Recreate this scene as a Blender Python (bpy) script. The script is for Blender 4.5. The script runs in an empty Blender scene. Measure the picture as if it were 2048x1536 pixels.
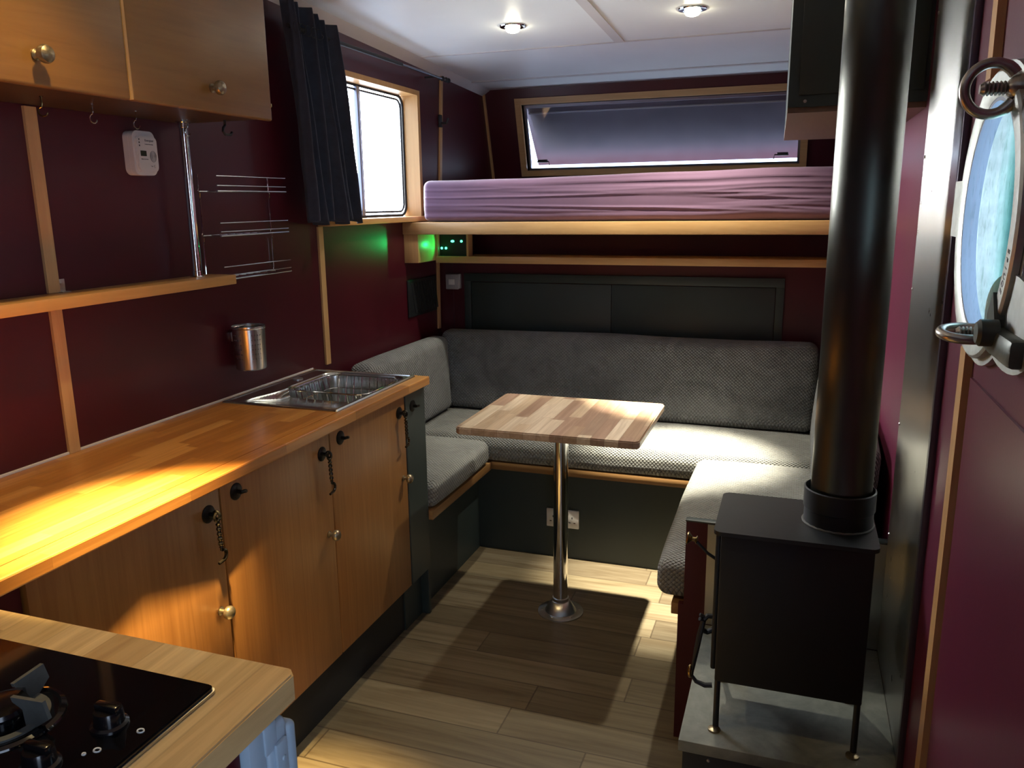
import bpy, bmesh, math, random
from mathutils import Vector, Matrix, noise
random.seed(7)
PI = math.pi
C = bpy.context.scene.collection

# ------------------------------------------------------------------ materials
class NT:
    def __init__(s, name):
        s.m = bpy.data.materials.new(name); s.m.use_nodes = True
        s.t = s.m.node_tree; s.b = s.t.nodes['Principled BSDF']; s.out = s.t.nodes['Material Output']
        s.co = None
    def n(s, typ, **k):
        x = s.t.nodes.new(typ)
        for a, v in k.items():
            if a.startswith('i_'):
                x.inputs[int(a[2:])].default_value = v
            else: setattr(x, a, v)
        return x
    def l(s, a, b): s.t.links.new(a, b)
    def obj(s):
        if s.co is None: s.co = s.n('ShaderNodeTexCoord').outputs['Object']
        return s.co
    def math(s, op, a, b=None):
        x = s.n('ShaderNodeMath', operation=op)
        for i, v in enumerate((a, b)):
            if v is None: continue
            if isinstance(v, (int, float)): x.inputs[i].default_value = v
            else: s.l(v, x.inputs[i])
        return x.outputs[0]
    def xyz(s):
        x = s.n('ShaderNodeSeparateXYZ'); s.l(s.obj(), x.inputs[0]); return x.outputs
    def comb(s, a, b, c):
        x = s.n('ShaderNodeCombineXYZ')
        for i, v in enumerate((a, b, c)):
            if isinstance(v, (int, float)): x.inputs[i].default_value = v
            else: s.l(v, x.inputs[i])
        return x.outputs[0]
    def noise(s, vec, scale, detail=4, rough=.55, dist=0):
        x = s.n('ShaderNodeTexNoise'); s.l(vec, x.inputs['Vector'])
        x.inputs['Scale'].default_value = scale; x.inputs['Detail'].default_value = detail
        x.inputs['Roughness'].default_value = rough; x.inputs['Distortion'].default_value = dist
        return x.outputs[0]
    def scale(s, sc, off=None):
        x = s.n('ShaderNodeMapping'); s.l(s.obj(), x.inputs[0]); x.inputs['Scale'].default_value = sc
        if off is not None: s.l(off, x.inputs['Location'])
        return x.outputs[0]
    def ramp(s, f, stops, interp='LINEAR'):
        x = s.n('ShaderNodeValToRGB'); s.l(f, x.inputs[0]); r = x.color_ramp; r.interpolation = interp
        while len(r.elements) < len(stops): r.elements.new(.5)
        for e, (p, c) in zip(r.elements, stops):
            e.position = p; e.color = (*c, 1) if len(c) == 3 else c
        return x.outputs[0]
    def mix(s, f, a, b, mode='MIX'):
        x = s.n('ShaderNodeMix', data_type='RGBA', blend_type=mode)
        for i, v in ((0, f), (6, a), (7, b)):
            if isinstance(v, (int, float)): x.inputs[i].default_value = v
            elif isinstance(v, tuple): x.inputs[i].default_value = (*v, 1)
            else: s.l(v, x.inputs[i])
        return x.outputs[2]
    def bump(s, h, strength, dist=.001):
        x = s.n('ShaderNodeBump'); s.l(h, x.inputs['Height'])
        x.inputs['Strength'].default_value = strength; x.inputs['Distance'].default_value = dist
        s.l(x.outputs[0], s.b.inputs['Normal'])
    def set(s, col=None, rough=None, metal=None, **k):
        if col is not None:
            if isinstance(col, tuple): s.b.inputs['Base Color'].default_value = (*col, 1)
            else: s.l(col, s.b.inputs['Base Color'])
        if rough is not None:
            if isinstance(rough, (int, float)): s.b.inputs['Roughness'].default_value = rough
            else: s.l(rough, s.b.inputs['Roughness'])
        if metal is not None: s.b.inputs['Metallic'].default_value = metal
        for a, v in k.items(): s.b.inputs[a.replace('_', ' ')].default_value = v
        return s.m

def paint(name, col, rough=.4, var=.12, scale=6, bump=.05, metal=0, **k):
    s = NT(name); n = s.noise(s.obj(), scale, 5)
    lo = tuple(c*(1-var) for c in col); hi = tuple(min(1, c*(1+var)) for c in col)
    c = s.ramp(n, [(.3, lo), (.7, hi)])
    if bump: s.bump(s.noise(s.obj(), 120, 3), bump)
    return s.set(c, rough, metal, **k)

def staves(name, axis, w, L, pal, rough=.35, gscale=1, gap=.25, grain=.35):
    """butcher-block / plank pattern on horizontal, vertical sides too"""
    s = NT(name); X = s.xyz()
    u, v = (X[0], X[1]) if axis == 'x' else (X[1], X[0])
    v = s.math('ADD', v, s.math('MULTIPLY', X[2], .013))
    rowf = s.math('DIVIDE', v, w); row = s.math('FLOOR', rowf)
    wn = s.n('ShaderNodeTexWhiteNoise', noise_dimensions='1D'); s.l(row, wn.inputs['W'])
    uf = s.math('ADD', s.math('DIVIDE', u, L), s.math('MULTIPLY', wn.outputs[0], 7.3)); cell = s.math('FLOOR', uf)
    w2 = s.n('ShaderNodeTexWhiteNoise', noise_dimensions='2D'); s.l(s.comb(row, cell, 0), w2.inputs['Vector'])
    rnd = w2.outputs[0]
    n = len(pal); base = s.ramp(rnd, [(i/n, c) for i, c in enumerate(pal)], 'CONSTANT')
    off = s.math('MULTIPLY', rnd, 37)
    gv = s.comb(s.math('ADD', s.math('MULTIPLY', u, 2.2*gscale), off), s.math('MULTIPLY', v, 38*gscale), s.math('ADD', s.math('MULTIPLY', X[2], 38*gscale), off))
    g = s.noise(gv, 1, 7, .62, 1.6)
    dark = s.ramp(g, [(.28, (1-grain, 1-grain*1.15, 1-grain*1.3)), (.62, (1.0, 1.0, 1.0))])
    col = s.mix(1.0, base, dark, 'MULTIPLY')
    fr = s.math('FRACT', rowf); e = s.math('MINIMUM', fr, s.math('SUBTRACT', 1, fr))
    fe = s.math('FRACT', uf); e2 = s.math('MULTIPLY', s.math('MINIMUM', fe, s.math('SUBTRACT', 1, fe)), L/w)
    edge = s.math('LESS_THAN', s.math('MINIMUM', e, e2), .018)
    col = s.mix(s.math('MULTIPLY', edge, gap), col, (0.03, 0.016, 0.008))
    s.bump(g, .12)
    return s.set(col, rough)

def wood(name, axis, c0, c1, rough=.4, fine=55, long=2.2, knots=False, grain=1.5):
    s = NT(name); sc = [fine, fine, fine]; sc['xyz'.index(axis)] = long
    oi = s.n('ShaderNodeObjectInfo')
    off = s.comb(s.math('MULTIPLY', oi.outputs['Random'], 20), s.math('MULTIPLY', oi.outputs['Random'], 13), 3)
    g = s.noise(s.scale(tuple(sc), off), 1, 6, .6, grain)
    sc2 = [fine/7]*3; sc2['xyz'.index(axis)] = long/3
    g2 = s.noise(s.scale(tuple(sc2), off), 1, 3, .5, 1)
    f = s.math('ADD', s.math('MULTIPLY', g, .6), s.math('MULTIPLY', g2, .4))
    col = s.ramp(f, [(.32, c0), (.66, c1)])
    if knots:
        k = s.n('ShaderNodeTexVoronoi'); s.l(s.obj(), k.inputs['Vector']); k.inputs['Scale'].default_value = 5
        kk = s.ramp(k.outputs['Distance'], [(.03, (.25, .12, .07)), (.07, (1, 1, 1))])
        col = s.mix(1.0, col, kk, 'MULTIPLY')
    s.bump(g, .08)
    return s.set(col, rough)

def metal(name, col, rough=.2, brushed=None, noisy=.15):
    s = NT(name)
    if brushed:
        sc = [160]*3; sc['xyz'.index(brushed)] = 3
        g = s.noise(s.scale(tuple(sc)), 1, 3)
        s.bump(g, .06)
    n = s.noise(s.obj(), 14, 4)
    r = s.n('ShaderNodeMapRange'); s.l(n, r.inputs[0]); r.inputs[3].default_value = rough*(1-noisy); r.inputs[4].default_value = rough*(1+noisy)
    lo = tuple(c*.93 for c in col)
    return s.set(s.ramp(n, [(.3, lo), (.7, col)]), r.outputs[0], 1.0)

def plush(name, c0, c1, k=330, dist=.008):
    s = NT(name); X = s.xyz()
    wob = s.noise(s.obj(), 9, 2)
    w_ = s.math('MULTIPLY', wob, .02)
    xy = s.math('ADD', s.math('ADD', X[0], X[1]), w_); xm = s.math('SUBTRACT', s.math('SUBTRACT', X[0], X[1]), w_)
    ge = s.n('ShaderNodeNewGeometry'); sn = s.n('ShaderNodeSeparateXYZ'); s.l(ge.outputs['Normal'], sn.inputs[0])
    gt = s.math('GREATER_THAN', s.math('ABSOLUTE', sn.outputs[1]), s.math('ABSOLUTE', sn.outputs[0]))
    zs = s.math('MULTIPLY', X[2], s.math('SUBTRACT', 1, s.math('MULTIPLY', gt, 2)))      # weave direction follows the face
    p = s.math('MULTIPLY', s.math('ADD', xy, X[2]), k*.6); q = s.math('MULTIPLY', s.math('ADD', xm, zs), k*.6)
    h = s.math('MULTIPLY', s.math('ABSOLUTE', s.math('SINE', p)), s.math('ABSOLUTE', s.math('SINE', q)))
    h = s.math('POWER', h, .6)
    fz = s.noise(s.obj(), 420, 3, .7)
    hh = s.math('ADD', h, s.math('MULTIPLY', fz, .5))
    nap = s.noise(s.obj(), 7, 4, .6, 1.2)
    col = s.ramp(nap, [(.35, c0), (.65, c1)])
    pit_shade = s.ramp(h, [(.10, (.30, .30, .30)), (.60, (1, 1, 1))])  # shade in the weave recesses, painted into the fleece colour
    col = s.mix(1.0, col, pit_shade, 'MULTIPLY')
    s.bump(hh, 1.0, dist)
    return s.set(col, .95, 0, Sheen_Weight=.35, Sheen_Roughness=.5)

def emit(name, col, strength):
    s = NT(name); return s.set((.02, .02, .02), .5, 0, Emission_Color=(*col, 1), Emission_Strength=strength)

M = {}
ANI = 0.0
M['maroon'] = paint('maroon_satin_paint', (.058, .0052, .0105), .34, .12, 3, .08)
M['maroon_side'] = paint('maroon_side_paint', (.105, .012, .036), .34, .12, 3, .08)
M['white'] = paint('ceiling_white', (.79, .81, .79), .42, .04, 2, .02)
M['trimwhite'] = paint('trim_white', (.6, .57, .55), .5, .04, 4, .02)
M['green'] = paint('dark_green_grey_paint', (.024, .035, .034), .46, .1, 5, .08)
M['black'] = paint('black_plinth', (.009, .010, .012), .5, .1, 5, .05)
M['blackiron'] = paint('black_iron', (.012, .011, .010), .38, .3, 60, .25, .6)
M['hookiron'] = paint('worn_iron_hook', (.06, .05, .038), .22, .3, 60, .2, .9)
M['stove'] = paint('stove_black', (.008, .010, .0125), .5, .12, 20, .12, .1)
M['flue'] = metal('flue_black_satin', (.095, .10, .09), .29, None, .05)
M['flue'].node_tree.nodes['Principled BSDF'].inputs['Metallic'].default_value = .9
M['counter'] = staves('oiled_oak_worktop', 'y', .042, .36, [(.52, .235, .058), (.45, .185, .042), (.60, .29, .08), (.50, .215, .05), (.55, .26, .075), (.40, .16, .036)], .3, 1, .15, .3)
M['penin'] = staves('oak_worktop_pale', 'y', .085, .42, [(.68, .48, .23), (.62, .42, .19), (.74, .54, .28), (.64, .45, .21), (.57, .38, .18)], .35, .8, .15, .3)
M['table'] = staves('oak_table_mixed', 'y', .047, .30, [(.44, .32, .22), (.30, .20, .145), (.56, .44, .33), (.36, .24, .165), (.49, .36, .25), (.60, .48, .36), (.34, .22, .16)], .3, 1, .3, .35)
M['floor'] = staves('vinyl_oak_plank', 'x', .137, 1.15, [(.185, .150, .092), (.15, .12, .075), (.215, .175, .112), (.165, .133, .083), (.135, .107, .068), (.195, .156, .098)], .36, .55, .6, .5)
M['door'] = wood('cherry_veneer_vertical', 'z', (.225, .090, .022), (.35, .158, .046), .36, 45, 1.6)
M['door_h'] = wood('cherry_veneer_horizontal', 'y', (.185, .084, .020), (.245, .120, .033), .33, 30, 2.2)
for a in 'xyz':
    M['bench_'+a] = wood('stained_seat_board_'+a, a, (.20, .10, .035), (.30, .16, .06), .4, 40, 2.5)
    M['pine_'+a] = wood('varnished_pine_'+a, a, (.46, .26, .105), (.60, .37, .165), .35, 40, 2.5, True)
    M['shelf_'+a] = wood('oiled_beech_'+a, a, (.50, .25, .075), (.60, .33, .11), .35, 40, 2.5)
M['steel'] = metal('stainless_sheet', (.54, .55, .55), .29, 'z')
M['steel_sink'] = metal('stainless_sink', (.62, .63, .60), .24)
for k_ in ('steel', 'flue'):
    nt = M[k_].node_tree; b_ = nt.nodes['Principled BSDF']; tg = nt.nodes.new('ShaderNodeTangent'); tg.direction_type = 'RADIAL'; tg.axis = 'Z'
    nt.links.new(tg.outputs[0], b_.inputs['Tangent']); b_.inputs['Anisotropic'].default_value = .85; b_.inputs['Anisotropic Rotation'].default_value = ANI
M['chrome'] = metal('chrome', (.78, .78, .78), .07)
M['bolt'] = metal('zinc_screw', (.55, .55, .55), .3)
M['alu'] = metal('aluminium_panel', (.30, .29, .33), .45, 'x')
M['alucast'] = paint('cast_aluminium', (.50, .53, .50), .42, .15, 30, .3, .75)
M['bronze'] = paint('wing_nut_bronze', (.40, .38, .34), .3, .25, 40, .2, .9)
M['brass'] = metal('aged_brass', (.30, .205, .09), .25)
M['pewter'] = paint('antique_pewter', (.30, .25, .17), .32, .3, 90, .6, .9)
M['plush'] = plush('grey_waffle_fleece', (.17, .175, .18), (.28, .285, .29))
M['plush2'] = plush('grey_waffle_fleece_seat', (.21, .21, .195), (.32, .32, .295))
M['sheet'] = paint('mauve_cotton_sheet', (.135, .070, .128), .85, .06, 8, .15, 0, Sheen_Weight=.3)
M['curtain'] = paint('navy_curtain_cloth', (.030, .034, .050), .9, .2, 30, .3, 0, Sheen_Weight=.12)
M['plasticw'] = paint('white_plastic', (.62, .60, .58), .4, .03, 8, 0)
M['metalsw'] = paint('grey_switch_plate', (.34, .33, .35), .35, .05, 8, 0, .3)
M['text'] = paint('grey_print', (.10, .10, .11), .5, 0, 8, 0)
M['lcd'] = paint('lcd_screen', (.035, .04, .022), .15, .05, 20, 0)
M['rubber'] = paint('black_rubber', (.012, .012, .014), .6, .1, 20, .1)
M['fridge'] = paint('blue_grey_enamel', (.36, .47, .57), .3, .05, 10, .03)
M['glassblack'] = paint('black_ceramic_glass', (.004, .004, .005), .06, .1, 5, 0)
M['knobblack'] = paint('gloss_black_plastic', (.005, .005, .006), .18, .1, 5, 0)
M['castiron'] = paint('grey_enamel_iron', (.085, .09, .085), .5, .15, 60, .3)
M['markw'] = paint('white_screen_print', (.6, .62, .62), .4, 0, 5, 0)
def _stone():
    s = NT('slate_hearth'); a = s.noise(s.obj(), 7, 8, .65, .8); b = s.noise(s.obj(), 40, 5)
    c = s.ramp(s.math('ADD', s.math('MULTIPLY', a, .75), s.math('MULTIPLY', b, .25)), [(.3, (.07, .08, .075)), (.5, (.14, .155, .135)), (.7, (.22, .235, .205))])
    s.bump(a, .4, .004); return s.set(c, .55)
M['stone'] = _stone()
M['bulb'] = emit('lamp_glow', (1.0, .93, .70), 60)
M['led'] = emit('green_led', (.05, 1.0, .42), 8)
def _glass(name, tint, sky_and_specks=0):
    s = NT(name); t = s.t
    s.t.nodes.remove(s.b)
    tr = s.n('ShaderNodeBsdfTransparent'); gl = s.n('ShaderNodeBsdfGlossy'); gl.inputs['Roughness'].default_value = .04
    if sky_and_specks:
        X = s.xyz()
        sky_band = s.math('ADD', s.math('MULTIPLY', s.noise(s.scale((6, 9, 3.6)), 1, 3, .5, .5), .5), s.math('SUBTRACT', .17, s.math('MULTIPLY', X[1], 1.6)))  # white-to-blue sky outside, painted into the glass colour
        c = s.ramp(sky_band, [(.40, (.95, 1, .98)), (.54, (.62, .82, .76)), (.60, (.30, .50, .46)), (.72, (.13, .19, .21))])
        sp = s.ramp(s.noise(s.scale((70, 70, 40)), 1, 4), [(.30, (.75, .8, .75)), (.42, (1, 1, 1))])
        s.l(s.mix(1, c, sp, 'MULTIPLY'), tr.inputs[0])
    else: tr.inputs[0].default_value = (*tint, 1)
    mx = s.n('ShaderNodeMixShader'); mx.inputs[0].default_value = .06
    s.l(tr.outputs[0], mx.inputs[1]); s.l(gl.outputs[0], mx.inputs[2]); s.l(mx.outputs[0], s.out.inputs[0])
    return s.m
M['pane'] = _glass('window_pane', (.96, .98, 1))
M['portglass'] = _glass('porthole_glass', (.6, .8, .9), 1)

# ------------------------------------------------------------------ geometry
class G:
    def __init__(s): s.bm = bmesh.new(); s.flat = False
    def box(s, x0, x1, y0, y1, z0, z1, bev=.0, seg=2):
        r = bmesh.ops.create_cube(s.bm, size=1)['verts']
        for v in r:
            v.co = Vector(((x0+x1)/2+v.co.x*(x1-x0), (y0+y1)/2+v.co.y*(y1-y0), (z0+z1)/2+v.co.z*(z1-z0)))
        if bev:
            es = list({e for v in r for e in v.link_edges})
            bmesh.ops.bevel(s.bm, geom=es, offset=bev, segments=seg, affect='EDGES', profile=.5)
        return s
    def poly(s, pts, d):
        """prism: pts polygon (3d) extruded by vector d"""
        d = Vector(d); a = [s.bm.verts.new(p) for p in pts]; b = [s.bm.verts.new(Vector(p)+d) for p in pts]
        n = len(pts); s.bm.faces.new(a); s.bm.faces.new(b[::-1])
        for i in range(n): s.bm.faces.new((a[i], b[i], b[(i+1) % n], a[(i+1) % n]))
        bmesh.ops.recalc_face_normals(s.bm, faces=s.bm.faces[:]); return s
    def tube(s, pts, r, seg=10, closed=False, cap=True):
        pts = [Vector(p) for p in pts]; n = len(pts); rings = []
        rs = r if isinstance(r, (list, tuple)) else [r]*n
        up = None
        for i, p in enumerate(pts):
            if closed: t = (pts[(i+1) % n]-pts[i-1])
            else: t = pts[min(i+1, n-1)]-pts[max(i-1, 0)]
            t.normalize()
            if up is None:
                up = t.orthogonal().normalized()
            else: up = (up-t*up.dot(t)); up = up.normalized() if up.length > 1e-6 else t.orthogonal().normalized()
            w = t.cross(up)
            rings.append([s.bm.verts.new(p+(up*math.cos(a)+w*math.sin(a))*rs[i]) for a in (2*PI*k/seg for k in range(seg))])
        m = n if closed else n-1
        for i in range(m):
            A, B = rings[i], rings[(i+1) % n]
            for k in range(seg): s.bm.faces.new((A[k], A[(k+1) % seg], B[(k+1) % seg], B[k]))
        if cap and not closed: s.bm.faces.new(rings[0][::-1]); s.bm.faces.new(rings[-1])
        return s
    def lathe(s, prof, o, ax=(0, 0, 1), seg=28, capped=True):
        """prof: (radius, height) along ax from o"""
        ax = Vector(ax).normalized(); u = ax.orthogonal().normalized(); w = ax.cross(u); o = Vector(o); rings = []
        for r, h in prof:
            if r < 1e-6: rings.append([s.bm.verts.new(o+ax*h)])
            else: rings.append([s.bm.verts.new(o+ax*h+(u*math.cos(a)+w*math.sin(a))*r) for a in (2*PI*k/seg for k in range(seg))])
        for A, B in zip(rings, rings[1:]):
            if len(A) == 1 and len(B) == 1: continue
            for k in range(seg):
                j = (k+1) % seg
                if len(A) == 1: s.bm.faces.new((A[0], B[j], B[k]))
                elif len(B) == 1: s.bm.faces.new((A[k], A[j], B[0]))
                else: s.bm.faces.new((A[k], A[j], B[j], B[k]))
        if capped:
            if len(rings[0]) > 1: s.bm.faces.new(rings[0][::-1])
            if len(rings[-1]) > 1: s.bm.faces.new(rings[-1])
        return s
    def ball(s, c, r, sc=(1, 1, 1), seg=18):
        m = Matrix.Translation(c) @ Matrix.Diagonal((*[r*k for k in sc], 1))
        bmesh.ops.create_uvsphere(s.bm, u_segments=seg, v_segments=seg//2+2, radius=1, matrix=m); return s
    def soft(s, x0, x1, y0, y1, z0, z1, r, n=(8, 8, 4), f=None):
        """rounded box on a fine lattice, then deformed by f(point, unit)"""
        lo = Vector((x0, y0, z0)); hi = Vector((x1, y1, z1)); rr = r; ax = []
        for i in range(3):
            k = 4; L = [lo[i]+rr*(1-math.cos(PI/2*j/k)) if False else lo[i]+rr*j/k for j in range(k)]
            L += [lo[i]+rr+(hi[i]-lo[i]-2*rr)*j/n[i] for j in range(n[i]+1)]
            L += [hi[i]-rr+rr*(j+1)/k for j in range(k)]
            ax.append(L)
        N = [len(a)-1 for a in ax]; vs = {}
        def V(i, j, k):
            if (i, j, k) not in vs:
                p = Vector((ax[0][i], ax[1][j], ax[2][k]))
                q = Vector([min(max(p[t], lo[t]+rr), hi[t]-rr) for t in range(3)]); d = p-q
                if d.length > 1e-9: p = q+d.normalized()*rr
                if f: p = Vector(f(p.copy(), (i/N[0], j/N[1], k/N[2])))
                vs[(i, j, k)] = s.bm.verts.new(p)
            return vs[(i, j, k)]
        for k0 in (0, N[2]):
            for i in range(N[0]):
                for j in range(N[1]):
                    q = (V(i, j, k0), V(i+1, j, k0), V(i+1, j+1, k0), V(i, j+1, k0)); s.bm.faces.new(q if k0 else q[::-1])
        for j0 in (0, N[1]):
            for i in range(N[0]):
                for k in range(N[2]):
                    q = (V(i, j0, k), V(i+1, j0, k), V(i+1, j0, k+1), V(i, j0, k+1)); s.bm.faces.new(q[::-1] if j0 else q)
        for i0 in (0, N[0]):
            for j in range(N[1]):
                for k in range(N[2]):
                    q = (V(i0, j, k), V(i0, j+1, k), V(i0, j+1, k+1), V(i0, j, k+1)); s.bm.faces.new(q if i0 else q[::-1])
        return s

def wloc(o):
    v = Vector((0, 0, 0))
    while o: v += o.location; o = o.parent
    return v

def tag(o, label=None, cat=None, group=None, kind=None):
    if label: o['label'] = label
    if cat: o['category'] = cat
    if group: o['group'] = group
    if kind: o['kind'] = kind
    return o

def build(name, g, mat, parent=None, smooth=True, label=None, cat=None, group=None, kind=None, angle=35):
    bm = g.bm
    me = bpy.data.meshes.new(name)
    if parent is not None: o0 = wloc(parent)
    else:
        xs = [v.co for v in bm.verts]; lo = [min(v[i] for v in xs) for i in range(3)]; hi = [max(v[i] for v in xs) for i in range(3)]
        o0 = Vector(((lo[0]+hi[0])/2, (lo[1]+hi[1])/2, lo[2]))
    bmesh.ops.translate(bm, verts=bm.verts[:], vec=-o0)
    bm.to_mesh(me); bm.free()
    me.materials.append(M[mat] if isinstance(mat, str) else mat)
    if smooth:
        me.shade_smooth(); me.set_sharp_from_angle(angle=math.radians(angle))
    o = bpy.data.objects.new(name, me); C.objects.link(o)
    if parent is not None: o.parent = parent
    else: o.location = o0
    return tag(o, label, cat, group, kind)

def thing(name, loc, label=None, cat=None, group=None, kind=None):
    o = bpy.data.objects.new(name, None); C.objects.link(o); o.location = loc; o.empty_display_size = .05
    return tag(o, label, cat, group, kind)

def copy_tree(o, parent=None, delta=None):
    c = o.copy(); C.objects.link(c)
    if parent: c.parent = parent
    if delta: c.location = o.location+Vector(delta)
    for ch in [x for x in bpy.data.objects if x.parent == o]: copy_tree(ch, c)
    return c

def text(name, body, size, mat, parent, mx, depth=.0002):
    cu = bpy.data.curves.new(name, 'FONT'); cu.body = body; cu.size = size; cu.extrude = depth; cu.align_x = 'CENTER'; cu.align_y = 'CENTER'
    t = bpy.data.objects.new(name, cu); C.objects.link(t)
    bpy.context.view_layer.update()
    me = bpy.data.meshes.new_from_object(t); bpy.data.objects.remove(t)
    me.materials.clear(); me.materials.append(M[mat])
    me.transform(Matrix.Translation(-wloc(parent)) @ mx)
    o = bpy.data.objects.new(name, me); C.objects.link(o); o.parent = parent
    return o

XW, XR = -1.72, .265
YB = 3.80
def zc(y): return 2.17+(4.46-y)*.042      # ceiling height

# ------------------------------------------------------------------ shell
g = G(); g.box(XW, XR, -.9, YB, -.03, 0); build('floor', g, 'floor', kind='structure', smooth=False, label='dark oak effect plank floor')
g = G(); g.poly([(XW-.1, -1, zc(-1)), (XW-.1, 4.62, zc(4.62)), (XW-.1, 4.62, zc(4.62)+.05), (XW-.1, -1, zc(-1)+.05)], (XR-XW+.2, 0, 0))
build('ceiling', g, 'white', kind='structure', smooth=False)

def holed_wall(g, a0, a1, b0, b1, h, mk):
    """rect a0..a1 x b0..b1 minus rect h=(ha0,ha1,hb0,hb1); mk(a0,a1,b0,b1) adds a slab"""
    mk(a0, h[0], b0, b1); mk(h[1], a1, b0, b1); mk(h[0], h[1], b0, h[2]); mk(h[0], h[1], h[3], b1)
g = G(); W1 = (2.76, 3.605, 1.497, 2.052)
holed_wall(g, -.9, 4.75, 0, 2.45, W1, lambda a, b, c, d: g.box(XW-.085, XW, a, b, c, d))
build('wall_left', g, 'maroon', kind='structure', smooth=False)
# right wall with porthole hole
PC = Vector((XR, 1.318, 1.522)); PR = .172
g = G(); X0 = XR; T = .07
seg = 48; ring = [(PC.y+PR*math.cos(2*PI*k/seg), PC.z+PR*math.sin(2*PI*k/seg)) for k in range(seg)]
sq = []
for k in range(seg):
    a = 2*PI*k/seg; c, s_ = math.cos(a), math.sin(a); m = .26/max(abs(c), abs(s_)); sq.append((PC.y+m*c, PC.z+m*s_))
for x in (X0, X0+T):
    A = [g.bm.verts.new((x, *p)) for p in ring]; B = [g.bm.verts.new((x, *p)) for p in sq]
    for k in range(seg): g.bm.faces.new((A[k], A[(k+1) % seg], B[(k+1) % seg], B[k]))
    if x == X0: A0 = A
for k in range(seg): g.bm.faces.new((A0[k], A[k], A[(k+1) % seg], A0[(k+1) % seg]))
bmesh.ops.recalc_face_normals(g.bm, faces=g.bm.faces[:])
holed_wall(g, -.08, 4.75, 0, 2.45, (PC.y-.26, PC.y+.26, PC.z-.26, PC.z+.26), lambda a, b, c, d: g.box(X0, X0+T, a, b, c, d))
g.box(X0, X0+T, -.9, -.80, 0, 2.45); g.box(X0, X0+T, -.80, -.08, 2.05, 2.45)      # open entrance door beside the camera
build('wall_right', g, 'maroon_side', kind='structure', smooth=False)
# lower back wall, bed-bay floor and sloping upper back wall with window
g = G(); g.box(XW, XR, YB, YB+.04, 0, 1.40); build('wall_back', g, 'maroon', kind='structure', smooth=False)
def ub(x, z, d=0):   # point on the leaning upper back wall
    return Vector((x, 4.46+(2.17-z)*.30+d, z))
W2 = (-1.50, -.02, 1.735, 2.085)
g = G()
def slab(a, b, c, d):
    g.poly([ub(a, c), ub(b, c), ub(b, d), ub(a, d)], (0, .05, 0))
holed_wall(g, XW-.05, XR+.05, 1.38, 2.22, W2, slab)
build('wall_back_upper', g, 'maroon', kind='structure', smooth=False)
g = G(); g.box(XW, XR, YB+.04, 4.75, 1.36, 1.40); build('trim_1', g, 'maroon', kind='structure', smooth=False, label='floor of the raised bed bay')
# rear wall behind the camera with an open doorway
g = G(); g.box(XW-.1, XR+.1, -.98, -.9, 0, 2.45)
build('wall_rear', g, 'maroon', kind='structure', smooth=False)

# ceiling seams and cornice
g = G()
def cbox(x0, x1, y0, y1, t):
    g.poly([(x0, y0, zc(y0)+.001), (x0, y1, zc(y1)+.001), (x0, y1, zc(y1)-t), (x0, y0, zc(y0)-t)], (x1-x0, 0, 0))
cbox(-.775, -.735, .2, 3.56, .005); build('trim_2', g, 'trimwhite', kind='structure', smooth=False)
g = G(); cbox(XW, XR, 3.565, 3.575, .003); build('trim_3', g, 'trimwhite', kind='structure', smooth=False)
g = G(); cbox(XW, XR, 4.19, 4.215, .004); build('trim_4', g, 'trimwhite', kind='structure', smooth=False)
g = G(); g.poly([(XW, 2.1, zc(2.1)-.030), (XW+.045, 2.1, zc(2.1)), (XW, 2.1, zc(2.1))], (0, 2.36, -2.36*.042)); build('trim_5', g, 'trimwhite', kind='structure', smooth=False)
# battens on the walls (wood strips)
n = [6]
def batten(mat, pts, d, **k):
    g = G(); g.poly(pts, d); build('trim_%d' % n[0], g, mat, kind='structure', smooth=False); n[0] += 1
def vb(y0, y1, z0, z1, lean=0, x=XW, t=.008, mat='pine_z'):
    batten(mat, [(x, y0, z0), (x, y1, z0), (x, y1+lean, z1), (x, y0+lean, z1)], (t, 0, 0))
vb(1.483, 1.516, .944, 1.322); vb(1.486, 1.519, 1.351, 1.786)
vb(2.690, 2.722, .944, 1.474)
vb(3.752, 3.778, .93, 1.285, .01); vb(3.80, 3.826, 1.45, 2.17, .07)
batten('pine_z', [ub(XW, 1.42), ub(XW+.012, 1.42), ub(XW+.012, 2.17), ub(XW, 2.17)], (0, -.014, 0))
vb(1.385, 1.425, 0, PC.z-.2, 0, XR-.012, .012); vb(1.425, 1.46, PC.z+.2, 2.3, .03, XR-.012, .012)
g = G(); g.box(XW, XW+.006, .8, 2.60, .9425, .950, .002); build('trim_%d' % n[0], g, 'trimwhite', kind='structure'); n[0] += 1
# door leaf in the right wall (porthole sits in it), a thin proud panel edge
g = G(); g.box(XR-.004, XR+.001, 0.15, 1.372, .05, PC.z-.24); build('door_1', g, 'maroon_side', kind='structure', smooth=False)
# thin conduit strips on the back wall
g = G(); g.box(-1.60, -1.583, YB-.008, YB, .93, 1.28); build('trim_%d' % n[0], g, 'maroon', kind='structure'); n[0] += 1
g = G(); g.box(-1.655, -1.645, YB-.006, YB, .93, 1.28); build('trim_%d' % n[0], g, 'maroon', kind='structure'); n[0] += 1

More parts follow.
